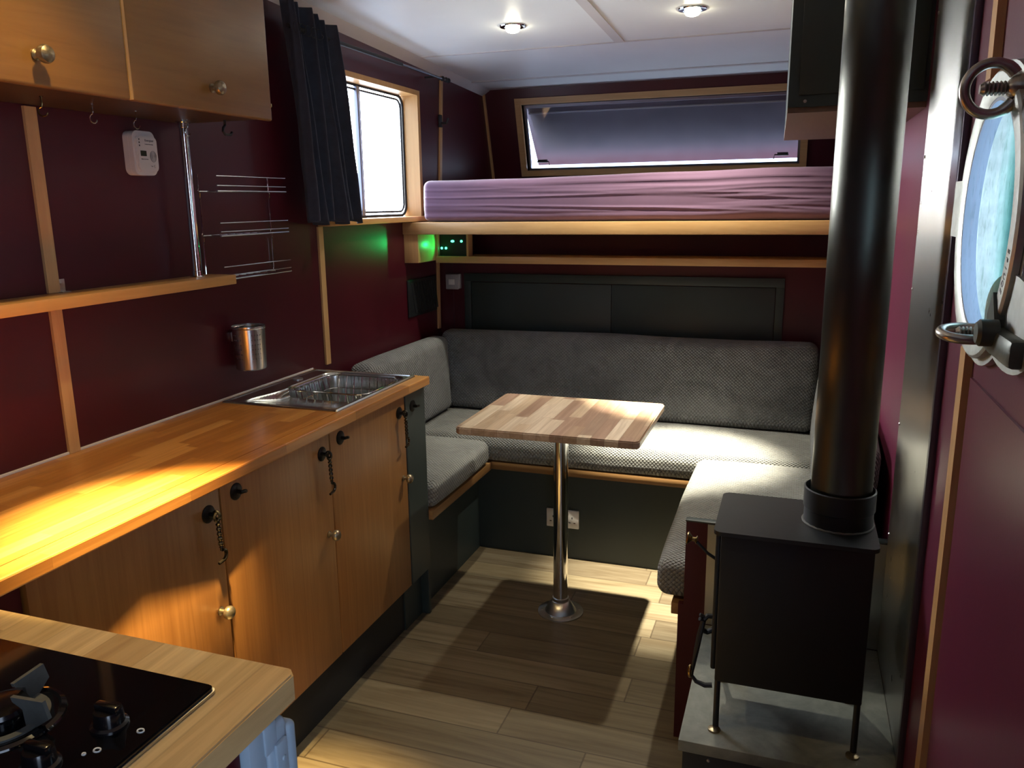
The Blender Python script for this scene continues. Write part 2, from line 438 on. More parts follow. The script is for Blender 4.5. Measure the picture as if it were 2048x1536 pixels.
# ------------------------------------------------------------------ window left
def rrect(cy, cz, hy, hz, r, seg=6):
    P = []
    for sy, sz, a0 in ((1, 1, 0), (-1, 1, 90), (-1, -1, 180), (1, -1, 270)):
        for k in range(seg+1):
            a = math.radians(a0+90*k/seg); P.append((cy+sy*(hy-r)+r*math.cos(a), cz+sz*(hz-r)+r*math.sin(a)))
    return P
w1 = thing('window_1', (XW, 3.18, 1.49), kind='structure', label='bright side window in a pine lining above the work surface end')
g = G(); y0, y1, z0, z1 = W1
g.box(XW-.085, XW+.004, y0, y1, z1-.004, z1+.018); g.box(XW-.085, XW+.004, y1-.004, y1+.022, z0-.01, z1+.018); g.box(XW-.085, XW+.004, y0-.02, y0, z0, z1)
build('lining', g, 'shelf_z', w1, smooth=False)
g = G(); g.box(XW-.085, XW+.055, 2.70, 3.64, z0-.022, z0+.001, .002); build('sill', g, 'shelf_y', w1)
cy, cz = (y0+y1)/2, (z0+z1)/2
P = rrect(cy, cz, (y1-y0)/2-.006, (z1-z0)/2-.006, .05)
g = G(); g.tube([(XW-.075, a, b) for a, b in P], .007, 6, closed=True)
P = rrect(cy, cz, (y1-y0)/2-.024, (z1-z0)/2-.024, .04); g.tube([(XW-.077, a, b) for a, b in P], .005, 6, closed=True)
build('metal_frame', g, 'rubber', w1)
g = G(); g.box(XW-.083, XW-.065, 3.165, 3.177, z0+.01, z1-.01, .002); g.box(XW-.083, XW-.068, 3.188, 3.194, z0+.01, z1-.01, .001)
build('mullion', g, 'alu', w1)
g = G(); g.box(XW-.083, XW-.079, y0, y1, z0, z1); build('pane', g, 'pane', w1, smooth=False)

# ------------------------------------------------------------------ upper back window
w2 = thing('window_2', (-.76, 4.55, 1.70), kind='structure', label='wide low window in a pine frame behind the bed with an aluminium flap')
a0, a1, c0, c1 = W2
def fr(g, a, b, c, d, t0, t1):
    g.poly([ub(a, c, t0), ub(b, c, t0), ub(b, d, t0), ub(a, d, t0)], (0, t1-t0, 0))
g = G(); fr(g, a0-.03, a1+.03, c1, c1+.032, -.016, .05); fr(g, a0-.03, a1+.03, c0-.032, c0, -.016, .05)
fr(g, a0-.035, a0, c0-.032, c1+.032, -.017, .05); fr(g, a1, a1+.035, c0-.032, c1+.032, -.017, .05)
build('pine_frame', g, 'pine_x', w2, smooth=False)
g = G(); fr(g, a0, a1, c1-.014, c1, .03, .05); fr(g, a0, a1, c0, c0+.014, .03, .05); fr(g, a0, a0+.012, c0, c1, .03, .05); fr(g, a1-.012, a1, c0, c1, .03, .05)
build('metal_frame', g, 'alu', w2, smooth=False)
g = G(); fr(g, a0+.01, a1-.01, c0+.01, c1-.01, .044, .047); build('pane', g, 'pane', w2, smooth=False)
# flap hinged at the top, pushed outward at the bottom
t = ub(a0, c1-.006, .052); b = ub(a0, c0+.036, .15)
g = G(); g.poly([(a0+.002, t.y, t.z), (a1-.004, t.y, t.z), (a1-.008, b.y, b.z), (a0+.022, b.y, b.z)], (0, .006, .002)); build('flap', g, 'alu', w2, smooth=False)
g = G(); t2 = t.lerp(b, .10)
g.poly([(a0+.02, t2.y-.006, t2.z), (a1-.02, t2.y-.006, t2.z), (a1-.02, t2.y-.006, t2.z-.008), (a0+.02, t2.y-.006, t2.z-.008)], (0, .008, 0)); build('flap_rib', g, 'alu', w2, smooth=False)
for xx, s_ in ((a0+.085, 1), (a1-.085, -1)):
    q = ub(xx, c0+.048, .03)
    g = G(); g.box(xx-.028, xx+.028, q.y-.012, q.y+.01, q.z-.004, q.z+.012, .002); g.tube([(xx-.03*s_, q.y-.01, q.z), (xx+.04*s_, q.y-.012, q.z), (xx+.043*s_, q.y-.014, q.z-.02)], .003, 8)
    build('catch', g, 'rubber', w2)

# ------------------------------------------------------------------ lower kitchen cabinet
XD, XE = -1.262, -1.235
ZT = .943
kc = thing('kitchen_base_cabinet', (-1.49, 1.7, 0), 'long floor-standing wooden kitchen cabinet with three doors beneath the sink worktop', 'cabinet')
g = G(); g.box(XW+.003, -1.302, .85, 2.60, .0, .19); build('plinth', g, 'black', kc, smooth=False, label='black recessed plinth')
g = G(); g.box(-1.300, -1.282, .85, 2.60, .19, .911); g.box(XW+.003, -1.30, .85, 2.60, .19, .21); g.box(XW+.003, -1.30, .85, .868, .21, .911); g.box(XW+.003, -1.30, 2.582, 2.60, .21, .911); build('carcase', g, 'black', kc, smooth=False)
g = G(); g.box(XW+.003, XD-.002, 2.60, 2.616, 0, .911, .001); g.box(-1.30, XD+.001, 2.462, 2.616, .19, .911, .002); g.box(-1.36, -1.296, 2.46, 2.61, 0, .2)
build('end_panel', g, 'green', kc, smooth=False, label='dark green grey end panel')
g = G(); g.box(-1.282, -1.272, .85, .960, .19, .908); build('filler_panel', g, 'maroon', kc, smooth=False)
def knob(p, parent, d, r=.0165, mat='pewter'):
    g = G(); g.lathe([(r*.62, 0), (r*.66, .003), (r*.36, .006), (r*.34, .012), (r*.6, .016), (r*.95, .02), (r*1.02, .026), (r*.9, .032), (r*.5, .037), (0, .0385)], p, d, 20)
    return build('knob', g, mat, parent)
def eye(p, parent, d=Vector((1, 0, 0)), ring=False):
    """round back plate with a stub or ring"""
    p = Vector(p); g = G(); g.lathe([(.0215, 0), (.0215, .002), (.017, .005), (.006, .006), (.0055, .016), (.0, .017)], p, d, 20)
    up = Vector((0, 0, 1))
    if ring:
        c = p+d*.022; g.tube([c+d*.009*math.cos(a)+Vector((0, .002, 0))+up*.009*math.sin(a) for a in (2*PI*k/14 for k in range(14))], .0028, 8, closed=True)
    else:
        g.tube([p+d*.010, p+d*.018, p+d*.021+Vector((0, .006, .001)), p+d*.020+Vector((0, .013, -.001))], .0048, 10)
    return build('hook_plate' if ring else 'catch_plate', g, 'blackiron', parent)
def hook(p, parent):
    """twisted drop hook hanging from p"""
    p = Vector(p); g = G(); prof = []; k_ = 1.25
    g.tube([p+Vector((.0, .010*math.sin(a), .002+.010*math.cos(a))) for a in (2*PI*k/12 for k in range(12))], .0032, 8, closed=True)
    for i in range(61):
        h = i/60*.074; r = .0032+.0030*abs(math.sin(h*PI/.0125)) if .006 < h < .066 else .0036
        prof.append((r, h))
    g.lathe(prof, p+Vector((0, 0, -.009)), (0, .06, -1), 12)
    q = p+Vector((0, .005, -.082)); R_ = .0135
    g.tube([q+Vector((.0, R_*math.sin(a)*.95+.001, -R_+R_*math.cos(a))) for a in [PI*k/8 for k in range(9)]]+[q+Vector((0, -.014, -2*R_-.002))], [.0044]*9+[.0036], 8)
    return build('drop_hook', g, 'hookiron', parent)
doors = [(.965, 1.482), (1.488, 1.968), (1.974, 2.455)]
for i, (a, b) in enumerate(doors):
    g = G(); g.box(XD-.018, XD, a, b, .19, .908, .0015)
    d = build('door', g, 'door', kc)
    knob((XD, b-.032, .60 if i < 2 else .613), d, (1, 0, 0))
    pl = eye((XD, b-.042, .852), d, ring=True)
    hook((XD+.024, b-.040, .845), pl)
    if i: eye((XD, a+.055, .872), d)
eye((XD+.001, 2.515, .853), kc)
# worktop
g = G(); g.box(XW, -1.702, .828, 2.612, .912, ZT); g.box(-1.285, XE, .828, 2.612, .912, ZT, .004); g.box(-1.703, -1.284, .828, 2.055, .912, ZT); g.box(-1.703, -1.284, 2.588, 2.612, .912, ZT, .001)
build('kitchen_worktop', g, 'counter', smooth=False, label='long orange oiled oak stave worktop along the maroon wall holding the sink', cat='worktop')

# sink
sk = thing('inset_sink', (-1.49, 2.32, ZT), 'stainless steel inset sink with drainer at the far end of the oak worktop', 'sink')
sx0, sx1, sy0, sy1 = -1.702, -1.283, 2.054, 2.590
def depth(x, y):
    def sm(a, b, t): t = min(max((t-a)/(b-a), 0), 1); return t*t*(3-2*t)
    # bowl with rounded corners
    def rr(x, y, x0, x1, y0, y1, r):
        qx = max(x0+r-x, x-(x1-r), 0); qy = max(y0+r-y, y-(y1-r), 0); return math.hypot(qx, qy)-r
    d = rr(x, y, -1.625, -1.303, 2.27, 2.572, .055); bowl = -.15*sm(.001, -.016, d)
    d2 = rr(x, y, -1.615-.03*sm(2.25, 2.10, y), -1.303, 2.072, 2.36, .03); dr = -(.008+.022*sm(2.08, 2.26, y))*sm(.0, -.010, d2)
    if dr > -.028 and d > .004: dr -= .0
    return min(bowl, dr)
g = G(); NX, NY = 130, 160; V = {}
for i in range(NX+1):
    for j in range(NY+1):
        x = sx0+(sx1-sx0)*i/NX; y = sy0+(sy1-sy0)*j/NY
        e = min(i, NX-i, j, NY-j); z = .0055 if 1 <= e <= 3 else (.0005 if e == 0 else .003)
        V[i, j] = g.bm.verts.new((x, y, ZT+z+depth(x, y)))
for i in range(NX):
    for j in range(NY): g.bm.faces.new((V[i, j], V[i+1, j], V[i+1, j+1], V[i, j+1]))
build('basin', g, 'steel_sink', sk, angle=70)
g = G(); g.lathe([(.018, 0), (.018, .003), (.0, .0045)], (-1.664, 2.42, ZT+.003), seg=20); build('tap_hole_cover', g, 'steel', sk)
g = G(); g.lathe([(.032, 0), (.030, .003), (.0, .003)], (-1.47, 2.42, ZT-.146), seg=24); build('drain', g, 'chrome', sk)
# wire basket
wb = thing('wire_basket', (-1.47, 2.41, ZT-.14), 'chrome wire draining basket standing inside the steel sink bowl', 'basket')
def loop(x0, x1, y0, y1, z, r, n=5): return [Vector((a, b, z)) for a, b in rrect((x0+x1)/2, (y0+y1)/2, (x1-x0)/2, (y1-y0)/2, r, n)]
g = G(); bx = (-1.612, -1.318, 2.285, 2.558); zt, zb = ZT-.004, ZT-.125
g.tube(loop(*bx, zt, .045), .0028, 7, closed=True)
g.tube(loop(bx[0]+.03, bx[1]-.03, bx[2]+.03, bx[3]-.03, zb, .03), .0022, 6, closed=True)
g.tube(loop(bx[0]+.012, bx[1]-.012, bx[2]+.012, bx[3]-.012, ZT-.05, .04), .0019, 6, closed=True)
build('rim_wires', g, 'chrome', wb)
g = G()
for k in range(8):
    y = bx[2]+.035+k*(bx[3]-bx[2]-.07)/7
    g.tube([(bx[0], y, zt), (bx[0]+.003, y, zt-.008), (bx[0]+.028, y, zb+.006), (bx[0]+.04, y, zb), (bx[1]-.04, y, zb), (bx[1]-.028, y, zb+.006), (bx[1]-.003, y, zt-.008), (bx[1], y, zt)], .0019, 6)
for k in range(8):
    x = bx[0]+.035+k*(bx[1]-bx[0]-.07)/7
    g.tube([(x, bx[2], zt), (x, bx[2]+.003, zt-.008), (x, bx[2]+.028, zb+.006), (x, bx[2]+.04, zb-.002), (x, bx[3]-.04, zb-.002), (x, bx[3]-.028, zb+.006), (x, bx[3]-.003, zt-.008), (x, bx[3], zt)], .0019, 6)
build('cross_wires', g, 'chrome', wb)

# ------------------------------------------------------------------ upper wall cabinet
XU = -1.412
uc = thing('wall_cabinet', (-1.56, 1.4, 1.79), 'orange wooden wall cabinet with two doors hung high on the left wall', 'cabinet')
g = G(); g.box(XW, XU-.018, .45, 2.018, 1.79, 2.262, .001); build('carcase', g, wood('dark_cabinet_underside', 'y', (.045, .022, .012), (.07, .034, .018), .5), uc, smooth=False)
for a, b, ky in ((.98, 1.502, 1.268), (1.508, 2.022, 1.775)):
    g = G(); g.box(XU-.018, XU, a, b, 1.784, 2.255, .006, 4); d = build('door', g, 'door_h', uc); knob((XU, ky, 1.842), d, (1, 0, 0), .0175)
g = G(); g.box(XU-.017, XU+.0005, 1.5015, 1.5085, 1.786, 2.25); build('seam_strip', g, 'shelf_z', uc)
def cuphook(y, x, mat, label, r=.0105, rot=0, wire=.0016, z=1.79):
    g = G(); c = Vector((x, y, z-.022-r)); dv = Vector((math.sin(rot), math.cos(rot), 0))
    pts = [Vector((x, y, z)), Vector((x, y, z-.012)), Vector((x, y, z-.016))]
    for k in range(13):
        a = math.radians(100+k*20.5); pts.append(c+dv*r*math.cos(a)*1.0+Vector((0, 0, r*math.sin(a))))
    g.tube(pts, wire, 8); g.lathe([(.004, 0), (.004, .0015), (0, .002)], (x, y, z), (0, 0, -1), 12)
    return build('cup_hook', g, mat, label=label, cat='hook', group='hooks under the wall cabinet')
cuphook(1.405, -1.565, 'brass', 'small brass cup hook turned edge-on under the wall cabinet, leftmost', .010, PI/2.6)
cuphook(1.555, -1.58, 'chrome', 'silver cup hook under the wall cabinet, to the left above the white alarm')
cuphook(1.705, -1.595, 'chrome', 'silver cup hook under the cabinet directly above the white alarm')
cuphook(1.925, -1.625, 'chrome', 'silver cup hook beside the top of the chrome tube', .011)
o = G(); p = Vector((-1.545, 1.985, 1.79))
o.tube([p, p+Vector((0, 0, -.014)), p+Vector((0, -.009, -.022)), p+Vector((0, -.011, -.031)), p+Vector((0, -.003, -.039)), p+Vector((0, .022, -.038)), p+Vector((0, .028, -.031))], .0038, 8)
build('cup_hook', o, 'rubber', label='black rubber-coated square hook under the right end of the wall cabinet', cat='hook', group='hooks under the wall cabinet')
g = G(); p = Vector((XU-.008, 2.02, 1.822)); g.tube([p, p+Vector((0, .008, 0)), p+Vector((0, .012, .004)), p+Vector((0, .012, .01))], .0018, 8)
build('brass_hook', g, 'brass', label='tiny brass hook on the right end of the wall cabinet by the curtain', cat='hook')

# shelf, tube, bracket
g = G(); g.box(XW, -1.612, .6, 2.062, 1.322, 1.350, .0015)
build('wall_shelf', g, 'shelf_y', label='narrow orange wooden shelf on the maroon wall below the wall cabinet', cat='shelf')
tb = thing('chrome_tube', (-1.667, 1.958, 1.35), 'vertical chrome tube between wooden wall shelf and cabinet underside', 'tube')
g = G(); g.lathe([(.0125, 0), (.0125, .44)], (-1.667, 1.958, 1.35), seg=24); build('pole', g, 'chrome', tb)
for z, d in ((1.35, 1), (1.79, -1)):
    g = G(); g.lathe([(.021, 0), (.021, .003), (.015, .005), (.0148, .018), (.0128, .019)], (-1.667, 1.958, z), (0, 0, d), 24); build('end_socket', g, 'chrome', tb)
g = G(); g.box(XW, XW+.002, 1.515, 1.540, 1.350, 1.382, .0008); g.box(XW, XW+.02, 1.515, 1.540, 1.350, 1.352); g.lathe([(.004, 0), (0, .002)], (XW+.002, 1.527, 1.372), (1, 0, 0), 10)
build('mirror_plate', g, 'bolt', label='small metal fixing bracket on the shelf beside the wooden wall strip', cat='bracket')

# CO alarm
al = thing('carbon_monoxide_alarm', (XW, 1.82, 1.637), 'white plastic carbon monoxide alarm on the maroon wall below the cabinet', 'alarm')
g = G(); g.poly([(XW, a, b) for a, b in rrect(1.822, 1.696, .040, .058, .018)], (.018, 0, 0)); build('back_shell', g, 'plasticw', al)
g = G(); g.poly([(XW+.018, a, b) for a, b in rrect(1.823, 1.696, .0405, .058, .018)], (.014, 0, 0)); build('body', g, 'plasticw', al)
g = G(); g.poly([(XW+.032, a, b) for a, b in rrect(1.826, 1.694, .0375, .047, .015)], (.008, 0, 0))
bmesh.ops.bevel(g.bm, geom=[e for e in g.bm.edges if all(v.co.x > XW+.039 for v in e.verts)], offset=.002, segments=2, affect='EDGES'); face = build('front_cover', g, 'plasticw', al)
xf = XW+.0402
g = G(); g.box(xf, xf+.0006, 1.799, 1.820, 1.688, 1.702); build('display', g, 'lcd', al)
g = G()
for z in (1.731, 1.723, 1.715): g.box(xf, xf+.0006, 1.796, 1.799, z-.002, z+.002)
build('indicator_lights', g, 'rubber', al)
g = G()
for r in (.003, .006, .009, .012, .0145): g.tube([(xf, 1.844+r*.8*math.cos(2*PI*k/20), 1.688+r*math.sin(2*PI*k/20)) for k in range(20)], .0005, 4, closed=True)
build('speaker_grille', g, 'text', al)
g = G(); g.lathe([(.0045, 0), (.004, .0015), (0, .002)], (xf, 1.848, 1.662), (1, 0, 0), 16); build('test_button', g, 'plasticw', al)
RW = Matrix(((0, 0, 1, 0), (1, 0, 0, 0), (0, 1, 0, 0), (0, 0, 0, 1)))     # text facing +x, reading towards +y
text('brand_lettering', 'Energizer', .0085, 'text', al, Matrix.Translation((xf+.0003, 1.834, 1.729)) @ RW)
text('small_print', 'Carbon Monoxide', .004, 'text', al, Matrix.Translation((xf+.0003, 1.832, 1.719)) @ RW)
text('small_print', 'Test', .004, 'text', al, Matrix.Translation((xf+.0003, 1.836, 1.662)) @ RW)
text('small_print', 'Alarm Service', .0045, 'text', al, Matrix.Translation((xf+.0003, 1.812, 1.680)) @ RW)

# spice rack
sr = thing('spice_rack', (XW, 2.22, 1.33), 'three tier chrome wire spice rack with no jars on the maroon wall', 'rack')
xk = -1.64
for y in (2.052, 2.397):
    g = G(); P = [(XW+.006, y, 1.648)]
    for zt in (1.590, 1.457, 1.33):
        P += [(XW+.006, y, zt+.018), (XW+.006, y-.003, zt+.010), (XW+.014, y-.004, zt+.002), (XW+.010, y, zt-.006), (XW+.006, y+.002, zt-.018)]
    P = P[:-2]; g.tube(P, .0021, 7); build('upright', g, 'chrome', sr)
for k, z in enumerate((1.598, 1.4665, 1.335)):
    g = G(); r = .0019
    for zz in (z+.044, z+.016) if k == 0 else (z+.038, z+.012): g.tube([(xk, 2.045, zz), (xk, 2.392, zz)], r, 7)
    g.tube([(xk, 2.045, z), (xk, 2.392, z)], .0028, 7); g.tube([(XW+.008, 2.052, z), (XW+.008, 2.397, z)], r, 7)
    for q in range(1, 9): g.tube([(XW+.008, 2.05+q*.038, z), (xk, 2.05+q*.038, z)], .0012, 6)
    build('tier', g, 'chrome', sr)

# cutlery cup on the wall
cp = thing('utensil_cup', (-1.662, 2.165, 1.035), 'perforated stainless steel utensil cup fixed to the wall left of the sink', 'utensil holder')
g = G(); cx, cy, R0, z0, H = -1.662, 2.165, .052, 1.035, .135; SEG, ROW = 70, 18
def cv(a, z, cache={}):
    k = (round(a, 5), round(z, 5))
    if k not in cache: cache[k] = g.bm.verts.new((cx+(R0*(.93+.07*(z-z0)/H))*math.cos(a), cy+(R0*(.93+.07*(z-z0)/H))*math.sin(a), z))
    return cache[k]
cache = {}
def cv(a, z):
    k = (round(a, 5), round(z, 5))
    if k not in cache: cache[k] = g.bm.verts.new((cx+(R0*(.93+.07*(z-z0)/H))*math.cos(a), cy+(R0*(.93+.07*(z-z0)/H))*math.sin(a), z))
    return cache[k]
da = 2*PI/SEG; dz = .138/ROW
for i in range(SEG):
    for j in range(ROW):
        a, z = i*da, z0+.004+j*dz
        hole = ((i-5) % 14) in (0, 2, 4, 6) and 4 <= j <= 14 and j % 2 == 0
        if hole:
            mid = []
            am, zm = a+da/2, z+dz/2
            cor = [(a, z), (am, z), (a+da, z), (a+da, zm), (a+da, z+dz), (am, z+dz), (a, z+dz), (a, zm)]
            inn = [(am+(p[0]-am)*(.62 if n_ % 2 == 0 else .84), zm+(p[1]-zm)*(.40 if n_ % 2 == 0 else .55)) for n_, p in enumerate(cor)]
            O = [cv(*p) for p in cor]; I = [cv(*p) for p in inn]
            for n_ in range(8): g.bm.faces.new((O[n_], O[(n_+1) % 8], I[(n_+1) % 8], I[n_]))
        else:
            g.bm.faces.new((cv(a, z), cv(a+da if i < SEG-1 else 0, z), cv(a+da if i < SEG-1 else 0, z+dz), cv(a, z+dz)))
g.lathe([(0, 0), (R0*.84, 0), (R0*.93, .004)], (cx, cy, z0), seg=SEG, capped=False)
build('body', g, 'steel_sink', cp)
g = G(); g.tube([(cx+R0*1.0*math.cos(2*PI*k/40), cy+R0*math.sin(2*PI*k/40), z0+H) for k in range(40)], .0022, 8, closed=True); build('rim', g, 'chrome', cp)
g = G(); g.box(XW, cx-R0+.006, cy-.02, cy+.02, z0+.09, z0+.12, .002); build('wall_bracket', g, 'steel', cp)

# ------------------------------------------------------------------ curtain, pole, holdback
pl = thing('curtain_pole', (-1.64, 3.15, 2.12), 'thin black metal curtain pole above the side window', 'curtain pole')
g = G(); g.tube([(-1.64, 2.47, 2.137), (-1.64, 3.30, 2.135)], .0075, 12); build('pole_section', g, 'rubber', pl)
g = G(); g.tube([(-1.64, 3.0, 2.135), (-1.64, 3.80, 2.133)], .0058, 12); build('pole_section', g, metal('dark_pole_metal', (.2, .2, .22), .25), pl)
for y in (3.72, 3.76, 3.79):
    g = G(); g.lathe([(.010, 0), (.012, .005), (.010, .010)], (-1.64, y, 2.133), (0, 1, 0), 14); build('pole_ring', g, 'rubber', pl)
g = G(); g.tube([(XW, 3.70, 2.14), (-1.66, 3.70, 2.14), (-1.64, 3.70, 2.125)], .004, 8); build('bracket', g, 'rubber', pl)
ct = thing('curtain', (-1.64, 2.72, 1.49), 'dark navy curtain drawn to the left side of the bright side window', 'curtain')
g = G(); NS, NZ = 150, 40; V = {}
for i in range(NS+1):
    for j in range(NZ+1):
        s_ = i/NS; h = j/NZ; z = 1.492+h*(.735-.05*s_)
        ya = 2.45+(1-h)**.8*.06; yb = 2.735+(1-h)**.8*.115
        y = ya+(yb-ya)*s_
        am = .026+.012*(1-h); ph = s_*2*PI*5.5
        x = -1.64+am*math.sin(ph)+.012*math.sin(ph*.37+h*2)+.006*noise.noise((s_*9, h*3, 1))
        y += .004*math.sin(ph*2+.8)*(.6+.4*h)+.006*noise.noise((s_*5, h*6, 4))
        if x < XW+.012: x = XW+.012
        V[i, j] = g.bm.verts.new((x, y, z+.010*math.sin(ph*.5)*(1-h)))
for i in range(NS):
    for j in range(NZ): g.bm.faces.new((V[i, j], V[i+1, j], V[i+1, j+1], V[i, j+1]))
cb = build('cloth', g, 'curtain', ct, angle=80); md = cb.modifiers.new('Solidify', 'SOLIDIFY'); md.thickness = .003; md.offset = 0
for k in range(5):
    g = G(); yy = 2.47+k*.034; c = Vector((-1.606, yy, 2.128)); g.tube([c+Vector((.006*math.sin(a), .006*math.sin(a), .017*math.cos(a)))+Vector((.0, .006*math.sin(a), 0)) for a in (2*PI*q/18 for q in range(18))], .0011, 6, closed=True)
    build('eyelet', g, 'blackiron', ct)
g = G(); q = Vector((XW, 3.85, 1.955)); g.box(q.x, q.x+.012, q.y-.016, q.y+.016, q.z-.03, q.z+.03, .003); g.tube([q+Vector((.01, 0, -.01)), q+Vector((.04, 0, -.012)), q+Vector((.045, .01, .012))], .006, 8)
build('curtain_holdback', g, 'rubber', label='small black holdback hook on the left wall above the bed', cat='hook')

# ------------------------------------------------------------------ bed
bed = thing('raised_bed', (-.73, 3.95, 1.29), 'raised wooden bed platform across the far end above the seating', 'bed')
g = G(); g.box(XW, XR, 3.40, 3.43, 1.418, 1.472, .003); build('front_rail', g, 'pine_x', bed)
g = G(); g.box(XW+.001, XR-.001, 3.43, 4.56, 1.452, 1.472); build('slat_base', g, 'pine_x', bed, smooth=False)
g = G(); g.box(XW, -1.648, 3.41, 3.68, 1.288, 1.418, .002); build('support_block', g, 'pine_z', bed)
def mat_f(p, u):
    x, y, z = p; t = (x+1.63)/1.88; top = u[2]
    z += top*(.004+.022*t*t*(3-2*t))
    fr_ = max(0, 1-(y-3.43)/.06)
    w_ = min(1, .35+.9*t)
    # long shallow creases fanning out from the right-hand end
    v = (z-1.56)*(36-10*t)+x*.35
    fz = noise.noise((x*.5+3, v*.62, 2.0))*1.0+noise.noise((x*1.0+1, v*1.2, 7.0))*.45+noise.noise((x*2, v*2.6, 11.0))*.16
    rid = max(0, 1-abs(fz)*3.2)
    y += fr_*(-.010*rid*w_-.010*math.exp(-((z-1.492-.010*t)/.010)**2)*max(0, 1-t*1.3)-.008*math.sin(PI*min(1, top*1.1))+.004*noise.noise((x*2, z*9, 3)))
    z += .003*noise.noise((x*4, y*4, 5))
    return (x, y, z)
mt = thing('mattress', (-.7, 3.95, 1.472), 'thick mattress in a creased mauve fitted sheet on the raised bed', 'mattress')
g = G(); g.soft(-1.635, XR-.005, 3.442, 4.52, 1.473, 1.652, .032, (170, 14, 44), mat_f); build('fitted_sheet', g, 'sheet', mt, angle=180)

# shelf rail below the bed with LED charge controller
us = thing('under_bed_shelf', (-.73, 3.76, 1.28), 'narrow wooden ledge running along the back wall beneath the raised bed', 'shelf')
g = G(); g.box(-1.648, XR, 3.60, YB, 1.276, 1.308, .002); build('ledge', g, 'pine_x', us)
for x in (-1.647, -1.489): 
    g = G(); g.box(x, x+.010, 3.605, 3.66, 1.306, 1.452); build('divider', g, 'pine_z', us)
cc = thing('charge_controller', (-1.563, 3.66, 1.312), 'black electrical controller with glowing green lights beneath the bed', 'controller')
g = G(); g.box(-1.636, -1.490, 3.625, 3.70, 1.307, 1.440, .002); build('case', g, 'rubber', cc)
for x, z, w in ((-1.625, 1.345, .0055), (-1.603, 1.345, .0055), (-1.568, 1.378, .009), (-1.522, 1.378, .006)):
    g = G(); g.ball((x, 3.624, z), 1, (w, .004, .0055)); build('indicator_light', g, 'led', cc)

# back wall cupboard doors
cb = thing('back_wall_cupboard', (-.81, YB, .93), 'low dark green twin door cupboard panel in the back wall above the seat', 'cupboard')
def bk(g, x0, x1, z0, z1, y0, y1, b=.001): g.box(x0, x1, y0, y1, z0, z1, b)
g = G(); bk(g, -1.580, -.045, 1.172, 1.212, YB-.016, YB); bk(g, -1.580, -1.545, .86, 1.172, YB-.016, YB); bk(g, -.080, -.045, .86, 1.172, YB-.016, YB); build('frame', g, 'green', cb)
for a, b in ((-1.542, -.8265), (-.8235, -.083)):
    g = G(); bk(g, a, b, .86, 1.168, YB-.011, YB); build('door', g, 'green', cb)
# switch
sw = thing('wall_switch', (-1.62, YB, 1.13), 'grey square fused switch plate on the back wall under the ledge', 'switch')
g = G(); g.box(-1.667, -1.598, YB-.03, YB, 1.135, 1.208, .003); build('back_box', g, 'metalsw', sw)
g = G(); g.box(-1.672, -1.603, YB-.037, YB-.03, 1.132, 1.207, .003); build('plate', g, 'metalsw', sw)
g = G(); g.box(-1.655, -1.621, YB-.040, YB-.037, 1.155, 1.183, .002); build('rocker', g, 'plasticw', sw)
# vent on left wall
vt = thing('wall_vent', (XW, 3.58, 1.03), 'black ribbed ventilation grille on the left wall near the corner', 'vent')
g = G(); g.box(XW, XW+.012, 3.42, 3.735, 1.030, 1.205, .004); build('frame', g, 'black', vt)
for k in range(9):
    g = G(); y = 3.445+k*.031
    g.poly([(XW+.012, y, 1.19), (XW+.012, y+.010, 1.19), (XW+.012, y+.045, 1.045), (XW+.012, y+.035, 1.045)], (.004, 0, 0)); build('slat', g, 'rubber', vt, smooth=False)

# ------------------------------------------------------------------ seating
def bench(name, label, box, rail, axis):
    b = thing(name, (( box[0]+box[1])/2, (box[2]+box[3])/2, 0), label, 'bench')
    g = G(); g.box(*box, 0, .382); build('box_front', g, 'green', b, smooth=False)
    g = G(); g.box(*rail, .382, .418, .002); build('seat_board', g, 'bench_'+axis, b); return b
bench('bench_seat', 'dark green bench box with wooden seat edge on the left behind the kitchen cabinet', (XW, -1.31, 2.618, 3.25), (XW, -1.245, 2.617, 3.25), 'y')
bench('bench_seat', 'dark green bench box with wooden seat edge across the back below the window', (XW+.002, XR-.002, 3.252, YB-.003), (XW+.002, XR-.002, 3.252, YB-.003), 'x')
bench('bench_seat', 'bench box with wooden seat edge on the right behind the stove partition', (-.255, XR, 2.182, 3.25), (-.285, XR, 2.176, 3.25), 'y')
def puff(x0, x1, y0, y1, z0, z1, a=.018, b=.012):
    cx, cy, cz = (x0+x1)/2, (y0+y1)/2, (z0+z1)/2
    def f(p, u):
        q = [(p[0]-cx)/(x1-x0)*2, (p[1]-cy)/(y1-y0)*2, (p[2]-cz)/(z1-z0)*2]
        e = [max(0, 1-min(1, abs(k))**4) for k in q]
        n_ = noise.noise((p[0]*3, p[1]*3, p[2]*3))*.006
        return (p[0]+b*q[0]*e[1]*e[2]*.6+n_, p[1]+b*q[1]*e[0]*e[2]*.6+n_, p[2]+(a*e[0]*e[1] if q[2] > 0 else 0)+n_*.6)
    return f
def cushion(label, b, mat='plush2', r=.035, n=(26, 26, 5), grp='seat cushions', f=None, a=.016, **k):
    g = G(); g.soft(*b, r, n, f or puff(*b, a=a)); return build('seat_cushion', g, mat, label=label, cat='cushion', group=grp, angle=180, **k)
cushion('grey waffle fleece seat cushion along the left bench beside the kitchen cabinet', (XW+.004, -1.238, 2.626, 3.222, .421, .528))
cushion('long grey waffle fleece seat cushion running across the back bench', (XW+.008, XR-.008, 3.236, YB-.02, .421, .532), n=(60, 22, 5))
cushion('grey waffle fleece seat cushion along the right bench behind the stove', (-.335, XR-.010, 2.186, 3.222, .421, .532), n=(20, 40, 5))
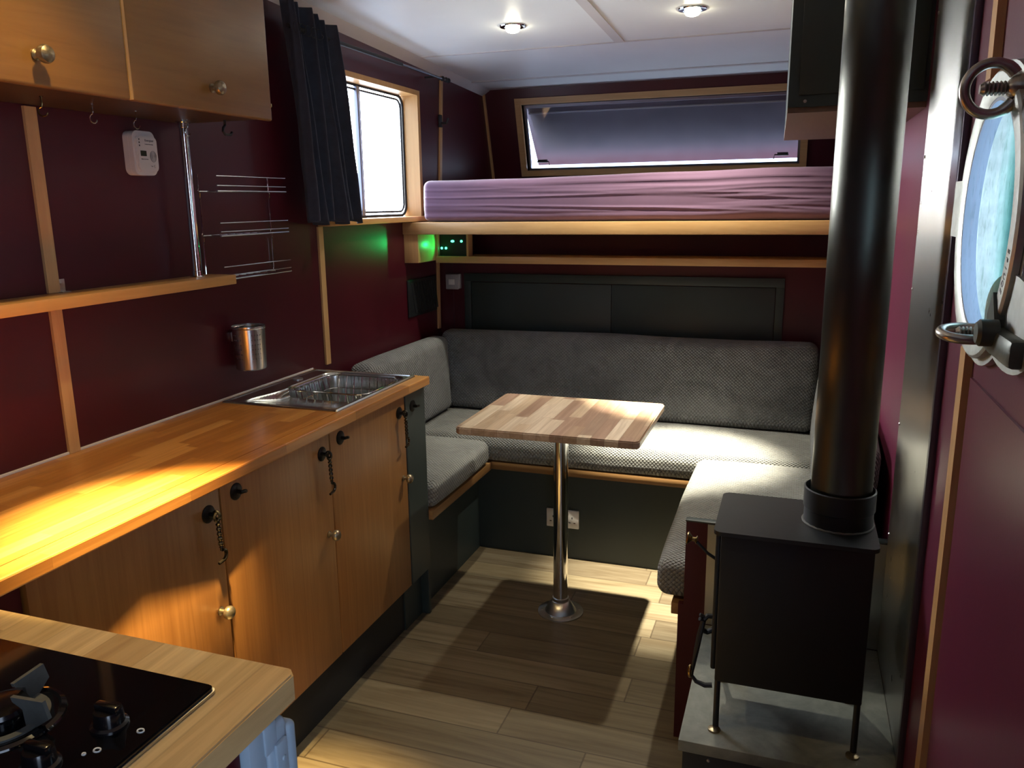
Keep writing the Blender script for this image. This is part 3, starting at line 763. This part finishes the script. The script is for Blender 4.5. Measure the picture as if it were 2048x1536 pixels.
def lean(b, dx=0, dy=0, wave=.01):
    pf = puff(*b, a=.006, b=.02)
    def f(p, u):
        x, y, z = pf(p, u); t = (z-b[4])/(b[5]-b[4])
        w = wave*noise.noise((x*1.7, y*1.7, 3))
        return (x+dx*t+w, y+dy*t+w, z+(w if t > .5 else 0))
    return f
def back(label, b, dx, dy, n): 
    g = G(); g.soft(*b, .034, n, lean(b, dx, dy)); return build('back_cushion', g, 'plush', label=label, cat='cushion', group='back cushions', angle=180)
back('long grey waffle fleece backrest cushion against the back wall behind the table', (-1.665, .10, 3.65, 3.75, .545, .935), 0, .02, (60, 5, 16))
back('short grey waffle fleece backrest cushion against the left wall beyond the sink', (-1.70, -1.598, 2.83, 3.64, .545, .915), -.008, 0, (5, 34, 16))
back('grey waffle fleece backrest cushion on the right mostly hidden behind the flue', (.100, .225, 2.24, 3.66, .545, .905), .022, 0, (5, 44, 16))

# ------------------------------------------------------------------ sockets
so = thing('double_socket', (-.91, 3.252, .145), 'white double plug socket low on the back bench behind table leg', 'socket')
g = G(); g.box(-.985, -.838, 3.243, 3.252, .145, .228, .002); build('face_plate', g, 'plasticw', so)
for x in (-.955, -.868):
    g = G()
    for dx, dz, w, h in ((0, .016, .004, .009), (-.011, -.006, .009, .004), (.011, -.006, .009, .004)): g.box(x+dx-w/2, x+dx+w/2, 3.2422, 3.2432, .178+dz-h/2, .178+dz+h/2)
    build('pin_holes', g, 'rubber', so)
for x in (-.935, -.888):
    g = G(); g.box(x-.006, x+.006, 3.2405, 3.243, .205, .22, .001); build('rocker', g, 'plasticw', so)

# ------------------------------------------------------------------ table
tb = thing('pedestal_table', (-.787, 2.775, 0), 'small oak stave table on a single chrome pedestal in the middle of the seating', 'table')
g = G(); pts = rrect(-.772, 2.775, .325, .272, .022); g.poly([(a, b, .765) for a, b in pts], (0, 0, .026))
bmesh.ops.bevel(g.bm, geom=[e for e in g.bm.edges if abs(e.verts[0].co.z-e.verts[1].co.z) < 1e-5], offset=.004, segments=2, affect='EDGES'); build('table_top', g, 'table', tb)
g = G(); g.lathe([(.028, .02), (.028, .765)], (-.787, 2.775, 0), seg=32); build('pedestal_leg', g, 'chrome', tb)
g = G(); g.lathe([(.062, .0), (.066, .018), (.03, .02)], (-.787, 2.775, .744), seg=28); build('top_flange', g, 'steel', tb)
g = G(); g.lathe([(.088, 0), (.088, .005), (.078, .007), (.061, .008), (.036, .048), (.032, .05), (.032, .062), (.0285, .064)], (-.787, 2.775, 0), seg=40); bs = build('base_flange', g, 'steel', tb)
for k in range(6):
    a = k*PI/3+.3; g = G(); g.lathe([(.005, 0), (.003, .002), (0, .002)], (-.787+.072*math.cos(a), 2.775+.072*math.sin(a), .007), seg=10); build('screw', g, 'bolt', bs)

# ------------------------------------------------------------------ partition, hearth, steel sheet
pt = thing('stove_partition', (0, 2.16, 0), 'low maroon partition panel between the stove hearth and right bench', 'partition')
g = G(); g.box(-.247, XR-.001, 2.15, 2.172, .43, .682); g.box(-.262, XR-.001, 2.15, 2.172, 0, .43); build('panel', g, 'maroon', pt, smooth=False)
g = G(); g.box(-.249, XR, 2.148, 2.174, .682, .687, .001); build('top_edge', g, 'green', pt)
g = G(); g.box(-.188, XR-.001, 2.1465, 2.1495, .382, .681); sh = build('heat_shield', g, 'steel', pt, smooth=False, label='grey steel heat shield sheet')
def screw(p, d, parent):
    g = G(); g.lathe([(.0042, 0), (.004, .0015), (.0025, .003), (0, .0034)], p, d, 12); return build('screw', g, 'bolt', parent)
for x, z in ((-.162, .60), (-.162, .44), (.0, .66)): screw((x, 2.1465, z), (0, -1, 0), sh)
ss = thing('steel_wall_sheet', (XR, 1.88, .38), 'tall brushed stainless steel heat sheet on the right wall behind the stove', 'heat shield')
g = G(); g.box(XR-.002, XR, 1.628, 2.145, .381, zc(1.9)-.012); st = build('sheet', g, 'steel', ss, smooth=False)
g = G(); g.box(XR-.012, XR, 1.612, 1.630, .381, zc(1.9)-.012, .001); build('edge_trim', g, paint('purple_grey_trim', (.10, .085, .12), .3, .1, 5, 0, .6), ss)
for z in (.72, 1.01, 1.341, 1.643, 1.95): screw((XR-.002, 2.125, z), (-1, 0, 0), st)
for z in (.46, .68, .93, 1.29, 1.62, 1.85): screw((XR-.002, 1.655, z), (-1, 0, 0), st)
hb = thing('hearth', (.04, 1.88, 0), 'raised slate hearth on a dark box under the wood stove', 'hearth')
g = G(); g.box(-.178, XR, 1.632, 2.146, 0, .352, .002); build('base_box', g, paint('navy_black_box', (.014, .017, .022), .5), hb)
g = G(); g.box(-.186, XR-.002, 1.615, 2.1465, .352, .380, .002); build('slate_slab', g, 'stone', hb)
for x in (-.12, .0, .2): screw((x, 1.632, .33), (0, -1, 0), hb)

# ------------------------------------------------------------------ stove
sv = thing('wood_stove', (.03, 1.80, .38), 'black steel box wood stove on thin legs on the slate hearth', 'stove')
g = G(); g.box(-.119, .186, 1.678, 1.905, .500, .852, .004); build('firebox', g, 'stove', sv)
g = G(); g.poly([(a, b, .853) for a, b in rrect(.030, 1.792, .164, .127, .018)], (0, 0, .009)); build('top_plate', g, 'stove', sv)
for x, y in ((-.112, 1.685), (.178, 1.685), (-.112, 1.895), (.178, 1.895)):
    g = G(); g.lathe([(.0068, .004), (.0068, .122)], (x, y, .380), seg=14); lg = build('leg', g, 'stove', sv)
    g = G(); g.lathe([(.014, 0), (.0135, .004), (.006, .006), (0, .006)], (x-.002, y-.010, .380), seg=18); build('foot', g, 'pewter', lg)
g = G(); g.box(-.131, -.119, 1.70, 1.885, .515, .84, .004); dr = build('door', g, 'stove', sv)
g = G(); g.tube([(-.126, 1.735, .765), (-.150, 1.73, .782), (-.178, 1.725, .812)], .0038, 8); rd = build('air_control_rod', g, 'stove', sv)
g = G(); g.lathe([(.0055, 0), (.010, .002), (.005, .006), (.0045, .012), (.011, .018), (.0150, .021), (.013, .024), (0, .026)], (-.172, 1.726, .812), (-1, 0, .12), 20); build('air_control_knob', g, 'brass', rd)
g = G(); g.tube([(-.128, 1.715, .638), (-.142, 1.71, .640), (-.150, 1.705, .632)], .006, 8); g.tube([(-.128, 1.715, .606), (-.142, 1.71, .600), (-.150, 1.705, .606)], .006, 8); g.tube([(-.158, 1.70, .636), (-.150, 1.705, .630), (-.156, 1.70, .60), (-.162, 1.695, .56), (-.168, 1.69, .515)], [.005, .006, .0065, .006, .004], 10)
g.tube([(-.150, 1.705, .640), (-.158, 1.702, .645)], .004, 8); dh = build('door_latch', g, 'stove', dr)
g = G(); g.ball((-.174, 1.69, .508), 1, (.006, .012, .016)); build('latch_grip', g, 'brass', dh)
g = G(); g.tube([(-.124, 1.69, .482), (-.140, 1.688, .480), (-.160, 1.688, .486), (-.170, 1.688, .500), (-.165, 1.688, .54), (-.152, 1.692, .60)], [.006, .006, .005, .004, .0025, .002], 8); build('ash_lip', g, 'stove', dr)

fl = thing('stove_flue', (.120, 1.80, .862), 'tall black flue pipe rising from the stove to the ceiling', 'flue')
g = G(); g.lathe([(.0625, .03), (.0625, zc(1.8)-.862)], (.120, 1.80, .862), seg=72); build('pipe', g, 'flue', fl)
g = G(); g.lathe([(.071, 0), (.071, .034), (.0735, .036), (.0735, .078), (.0705, .080), (.0705, .05), (.06, .04)], (.118, 1.80, .862), seg=56, capped=False); build('collar', g, 'stove', fl)
g = G(); g.tube([(.118+.072*math.cos(2*PI*k/48), 1.80+.072*math.sin(2*PI*k/48), .863+.0006*math.sin(k*3)) for k in range(48)], .0028, 8, closed=True); build('sealant_bead', g, 'castiron', fl)

# right overhead cabinet
rc = thing('overhead_cabinet', (.11, 2.68, 1.757), 'dark green overhead cabinet box on the right behind the flue', 'cabinet')
g = G(); g.poly([(-.045, 2.21, 1.760), (-.070, 3.14, 1.757), (XR, 3.14, 1.757), (XR, 2.21, 1.760)], (0, 0, .014)); build('base_board', g, wood('brown_board', 'y', (.10, .06, .04), (.14, .085, .055), .4), rc, smooth=False)
g = G(); g.poly([(-.045, 2.2, 1.760), (-.070, 3.15, 1.757), (XR, 3.15, 1.757), (XR, 2.2, 1.760)], (0, 0, zc(2.7)-1.757-.024)); 
bmesh.ops.translate(g.bm, verts=[v for v in g.bm.verts if v.co.z < 1.8], vec=(0, 0, .013)); build('body', g, 'green', rc, smooth=False)
g = G(); g.box(-.020, XR-.01, 2.193, 2.2, 1.800, zc(2.2)-.03, .001); build('front_panel', g, 'green', rc)
screw((-.005, 2.193, 1.785), (0, -1, 0), rc)

# ------------------------------------------------------------------ porthole
ph = thing('window_3', (XR, PC.y, PC.z-.2), kind='structure', label='round ship porthole with glass coloured like the sky outside and two wing nuts in the right wall')
def prof(pts, mat, name, seg=64, lab=None):
    g = G(); rings = []
    for r, x in pts: rings.append([g.bm.verts.new((x, PC.y+r*math.cos(2*PI*k/seg), PC.z+r*math.sin(2*PI*k/seg))) for k in range(seg)])
    for A, B in zip(rings, rings[1:]+rings[:1]):
        for k in range(seg): g.bm.faces.new((A[k], A[(k+1) % seg], B[(k+1) % seg], B[k]))
    bmesh.ops.recalc_face_normals(g.bm, faces=g.bm.faces[:]); return build(name, g, mat, ph, label=lab)
prof([(.208, XR), (.208, XR-.010), (.172, XR-.011), (.168, XR+.06), (.175, XR+.07), (.175, XR)], 'alucast', 'wall_flange')
rg = prof([(.198, XR-.011), (.198, XR-.019), (.194, XR-.022), (.170, XR-.022), (.162, XR-.019), (.162, XR+.004), (.169, XR+.004), (.169, XR-.011)], 'alucast', 'glass_ring')
prof([(.163, XR-.0185), (.157, XR-.0185), (.157, XR+.002), (.163, XR+.002)], paint('blue_rubber_seal', (.24, .29, .38), .4), 'seal')
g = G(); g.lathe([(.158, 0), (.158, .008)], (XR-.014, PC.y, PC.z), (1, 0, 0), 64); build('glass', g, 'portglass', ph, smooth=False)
g = G(); g.poly([(XR-.001, PC.y+.17, PC.z-.035), (XR-.001, PC.y+.262, PC.z-.035), (XR-.001, PC.y+.262, PC.z+.055), (XR-.001, PC.y+.17, PC.z+.055)], (-.018, 0, 0))
g.poly([(XR, 1.14+.135*math.cos(2*PI*k/32), 1.398+.06*math.sin(2*PI*k/32)) for k in range(32)], (-.014, 0, 0)); build('hinge_lug', g, 'alucast', ph)
# hinge / dog bosses and wing nuts
def wingnut(c, vert, parent):
    c = Vector(c); ax = Vector((-1, 0, .0))
    g = G(); w = Vector((0, 0, 1)) if vert else Vector((0, 1, .12)).normalized()
    g.lathe([(.0145, 0), (.0165, .004), (.0165, .018), (.013, .026), (.0085, .030)], c, ax, 24)
    lp = []
    for k in range(25):
        a = math.radians(-148+k*296/24); lp.append(c+ax*(.048+.030*math.cos(a))+w*(.031*math.sin(a)))
    g.tube(lp, [.0066 if 2 < k < 22 else .0076 for k in range(25)], 12)
    nt = build('wing_nut', g, 'bronze', parent)
    g = G(); pr = []
    for k in range(8): pr += [(.0062, .022+k*.0045), (.0090, .024+k*.0045), (.0090, .0252+k*.0045)]
    pr += [(.0062, .060), (.0058, .061), (0, .061)]
    g.lathe(pr, c, ax, 18); build('threaded_bolt', g, 'bronze', nt)
    return nt
bossA = G(); bossA.box(XR-.006, XR+.012, 1.15, 1.235, 1.655, 1.712, .006, 3); bossA.box(XR-.020, XR+.004, 1.135, 1.175, 1.620, 1.70, .006, 3)
b1 = build('upper_lug', bossA, 'rubber', ph)
wingnut((XR+.001, 1.215, 1.684), True, ph)
bossB = G(); bossB.box(XR-.006, XR+.006, 1.165, 1.235, 1.356, 1.392, .004, 2); bossB.poly([(XR-.026, 1.155, 1.40), (XR-.026, 1.178, 1.432), (XR-.026, 1.200, 1.402), (XR-.026, 1.200, 1.358), (XR-.026, 1.155, 1.355)], (.026, 0, 0))
bossB.lathe([(.017, 0), (.017, .02), (.013, .024), (0, .024)], (XR-.024, 1.14, 1.385), (-1, 0, 0), 20); bossB.box(XR-.03, XR, 1.05, 1.17, 1.355, 1.39, .008, 2)
build('lower_lug', bossB, paint('grey_green_lug', (.075, .085, .07), .4, .2, 30, .3, .4), ph)
wingnut((XR+.001, 1.205, 1.374), False, ph)
def ringtext(body, a0, size, r=.181):
    for i, ch in enumerate(body):
        if ch == ' ': continue
        a = math.radians(a0-i*3.4)
        cy_, cz_ = PC.y+r*math.cos(a), PC.z+r*math.sin(a)
        up = Vector((0, math.cos(a), math.sin(a))); nx = Vector((-1, 0, 0)); rt = up.cross(nx)
        mx = Matrix(((rt.x, up.x, nx.x, XR-.0222), (rt.y, up.y, nx.y, cy_), (rt.z, up.z, nx.z, cz_), (0, 0, 0, 1)))
        text('lettering', ch, size, 'text', rg, mx)
ringtext('FRA EQUIPE', 222, .012)

# ------------------------------------------------------------------ peninsula, hob, fridge
XP = -.60; YP = .826
g = G(); g.poly([(XW, .1, ZT-.04), (XP, .1, ZT-.04), (XP, YP-.012, ZT-.04), (XP-.012, YP, ZT-.04), (XW, YP, ZT-.04)], (0, 0, .04))
bmesh.ops.bevel(g.bm, geom=[e for e in g.bm.edges if abs(e.verts[0].co.z-e.verts[1].co.z) < 1e-5], offset=.0025, segments=2, affect='EDGES')
build('hob_worktop', g, 'penin', label='pale wood worktop in the near left corner holding the black hob', cat='worktop')
hc = thing('hob_unit_panel', (-1.1, .45, 0), 'maroon side panel of the unit below the near worktop', 'cabinet')
g = G(); g.box(-.645, -.615, .1, .715, 0, .902, .001); build('side_panel', g, 'maroon', hc, smooth=False)
g = G(); g.box(XW+.003, -1.2, .1, .80, 0, .902); build('carcase', g, 'black', hc, smooth=False)
fg = thing('compact_fridge', (-.86, .62, .12), 'pale blue-grey compact fridge under the near worktop, seen edge-on', 'fridge')
g = G(); g.box(-1.15, -.655, .25, .722, .0, .88, .004); build('body', g, 'black', fg)
g = G(); g.box(-1.16, -.606, .722, .754, .02, .900, .003); g.box(-1.16, -.603, .750, .775, .86, .902, .003); build('front_frame', g, 'fridge', fg)
g = G(); g.soft(-1.15, -.604, .757, .800, .03, .893, .010, (4, 2, 6)); dr = build('door', g, 'fridge', fg)
g = G(); g.soft(-1.14, -.606, .800, .822, .04, .872, .009, (4, 2, 6)); build('door_panel', g, 'fridge', dr)
g = G(); g.box(-.605, -.5985, .766, .790, .805, .868, .003); g.lathe([(.004, 0), (.003, .002), (0, .002)], (-.5985, .779, .842), (1, 0, 0), 12); build('hinge_cover', g, 'fridge', dr)

hx0, hx1, hy0, hy1 = -1.20, -.670, .22, .750
hb_ = thing('gas_hob', (-.93, .5, ZT), 'black glass gas hob with iron pan supports set in the near worktop', 'hob')
g = G(); g.poly([(a, b, ZT+.0005) for a, b in rrect((hx0+hx1)/2, (hy0+hy1)/2, (hx1-hx0)/2, (hy1-hy0)/2, .008)], (0, 0, .004)); build('steel_tray', g, 'steel', hb_)
g = G(); g.poly([(a, b, ZT+.005) for a, b in rrect((hx0+hx1)/2, (hy0+hy1)/2, (hx1-hx0)/2-.002, (hy1-hy0)/2-.002, .008)], (0, 0, .0055))
bmesh.ops.bevel(g.bm, geom=[e for e in g.bm.edges if min(v.co.z for v in e.verts) > ZT+.010], offset=.002, segments=2, affect='EDGES'); build('glass_top', g, 'glassblack', hb_)
ZG = ZT+.0108
def burner(cx, cy, r):
    g = G(); g.lathe([(r*1.85, 0), (r*1.82, .002), (r*1.68, .004), (r*1.60, .002)], (cx, cy, ZG), seg=40, capped=False); g.lathe([(r*1.60, .002), (r*1.2, .001), (r*.5, .001), (0, .001)], (cx, cy, ZG), seg=40, capped=False); b = build('burner_ring', g, 'glassblack', hb_)
    g = G(); g.lathe([(r*1.38, 0), (r*1.38, .003), (r*1.12, .003), (r*1.10, 0)], (cx, cy, ZG+.001), seg=36, capped=False); build('burner_base', g, 'castiron', b)
    g = G(); g.lathe([(r*.5, 0), (r*.5, .012), (r*.82, .012), (r*.86, .016), (r*.80, .021), (r*.4, .023), (0, .023)], (cx, cy, ZG), seg=36); build('burner_cap', g, 'knobblack', b)
    for k in range(4):
        a = k*PI/2+math.radians(5); d = Vector((math.cos(a), math.sin(a), 0)); n_ = Vector((-d.y, d.x, 0))*.0025
        o = Vector((cx, cy, ZG)); g = G()
        P = [o+d*r*.55+Vector((0, 0, .036)), o+d*r*1.75+Vector((0, 0, .036)), o+d*r*1.9+Vector((0, 0, .014)), o+d*r*1.35+Vector((0, 0, .0)), o+d*r*1.0+Vector((0, 0, .0)), o+d*r*.95+Vector((0, 0, .022)), o+d*r*.60+Vector((0, 0, .030))]
        g.poly([p-n_ for p in P], n_*2); build('pan_support', g, 'castiron', hb_, smooth=False)
burner(-.866, .606, .038); burner(-.915, .455, .041)
for x, y in ((-.735, .640), (-.752, .560)):
    g = G(); g.lathe([(.022, 0), (.0215, .003), (.0175, .005), (.0165, .018), (.0155, .021), (0, .0215)], (x, y, ZG), seg=30)
    g.box(x-.0165, x+.0165, y-.005, y+.005, ZG+.016, ZG+.028, .002); build('control_knob', g, 'knobblack', hb_)
for x, y, r in ((-.692, .643, .0042), (-.713, .600, .0042), (-.722, .590, .002)):
    g = G(); g.tube([(x+r*math.cos(2*PI*k/12), y+r*.8*math.sin(2*PI*k/12), ZG) for k in range(12)], .0011, 4, closed=True); build('printed_mark', g, 'markw', hb_)

# ------------------------------------------------------------------ ceiling spots
def downlight(x, y, label, power, core, col, spread, blend, rot=(0, 0), radius=.018):
    z = zc(y); t = thing('ceiling_spotlight', (x, y, z), label, 'spotlight', 'recessed ceiling spotlights')
    g = G(); g.lathe([(.052, 0), (.050, .004), (.036, .006), (.030, .004), (.030, 0)], (x, y, z), (0, 0, -1), 36, False); build('bezel', g, 'chrome', t)
    g = G(); g.lathe([(.027, 0), (.0275, .014), (.022, .021), (.010, .025), (0, .0255)], (x, y, z), (0, 0, -1), 28, False); build('bulb', g, 'bulb', t)
    for nm, pw, sp, bl in (('lamp_core', core, 34, 1.0), ('lamp_spill', power, spread, blend)):
        L = bpy.data.lights.new(nm, 'SPOT'); L.energy = pw; L.color = col; L.spot_size = math.radians(sp); L.spot_blend = bl; L.shadow_soft_size = radius
        o = bpy.data.objects.new(nm, L); C.objects.link(o); o.parent = t; o.location = (0, 0, -.045); o.rotation_euler = (math.radians(rot[0]), math.radians(rot[1]), 0)
    return t
downlight(-1.098, 3.185, 'lit recessed ceiling spotlight on the left, nearer the side window', 24, 40, (1, .97, .82), 110, .8)
downlight(-.408, 3.165, 'lit recessed ceiling spotlight on the right, nearer the overhead cabinet', 62, 1400, (1, .93, .72), 110, .8)
downlight(-1.13, 1.20, 'recessed ceiling spotlight above the kitchen worktop', 30, 1700, (1, .70, .28), 100, .9)

# green spill of the indicator lamps
L = bpy.data.lights.new('led', 'SPOT'); L.spot_size = math.radians(84); L.spot_blend = .5; L.energy = 1.1; L.color = (.01, 1, .2); L.shadow_soft_size = .006
o = bpy.data.objects.new('led_glow', L); C.objects.link(o); o.parent = cc; o.location = Vector((-1.560, 3.616, 1.368))-cc.location; o.rotation_euler = (-PI/2, 0, -math.radians(42))

# ------------------------------------------------------------------ world
w = bpy.data.worlds.new('World'); bpy.context.scene.world = w; w.use_nodes = True
nt = w.node_tree; bg = nt.nodes['Background']
tc = nt.nodes.new('ShaderNodeTexCoord'); dt = nt.nodes.new('ShaderNodeVectorMath'); dt.operation = 'DOT_PRODUCT'; nt.links.new(tc.outputs['Generated'], dt.inputs[0])
dt.inputs[1].default_value = Vector((-.86, .48, .12)).normalized()      # hazy bright side of the sky
mr = nt.nodes.new('ShaderNodeMapRange'); mr.inputs[1].default_value = .76; mr.inputs[2].default_value = 1.0; mr.inputs[3].default_value = 5.0; mr.inputs[4].default_value = 85; mr.interpolation_type = 'SMOOTHSTEP'
nt.links.new(dt.outputs['Value'], mr.inputs[0]); nt.links.new(mr.outputs[0], bg.inputs[1])
rp = nt.nodes.new('ShaderNodeMix'); rp.data_type = 'RGBA'; rp.inputs[6].default_value = (.62, .76, 1, 1); rp.inputs[7].default_value = (1, .95, .86, 1)
m2 = nt.nodes.new('ShaderNodeMapRange'); m2.inputs[1].default_value = .70; m2.inputs[2].default_value = 1.0; nt.links.new(dt.outputs['Value'], m2.inputs[0]); nt.links.new(m2.outputs[0], rp.inputs[0]); nt.links.new(rp.outputs[2], bg.inputs[0])

# ------------------------------------------------------------------ camera
f, p, y, r = 1617.16, 0.21930625, 0.33810245, -0.01278612
F = Vector((-math.sin(y)*math.cos(p), math.cos(y)*math.cos(p), -math.sin(p))); Rt = Vector((math.cos(y), math.sin(y), 0)); U = Rt.cross(F)
c, s_ = math.cos(r), math.sin(r); R1 = c*Rt+s_*U; U1 = -s_*Rt+c*U
cam = bpy.data.cameras.new('Camera'); co = bpy.data.objects.new('Camera', cam); C.objects.link(co)
co.matrix_world = Matrix(((R1.x, U1.x, -F.x, 0), (R1.y, U1.y, -F.y, 0), (R1.z, U1.z, -F.z, 1.55), (0, 0, 0, 1)))
cam.sensor_width = 36; cam.lens = f/2048*36; cam.clip_start = .02
sc = bpy.context.scene; sc.camera = co
sc.view_settings.view_transform = 'Standard'; sc.view_settings.look = 'None'; sc.view_settings.gamma = 1; sc.view_settings.use_curve_mapping = False
sc.view_settings.exposure = 0.1
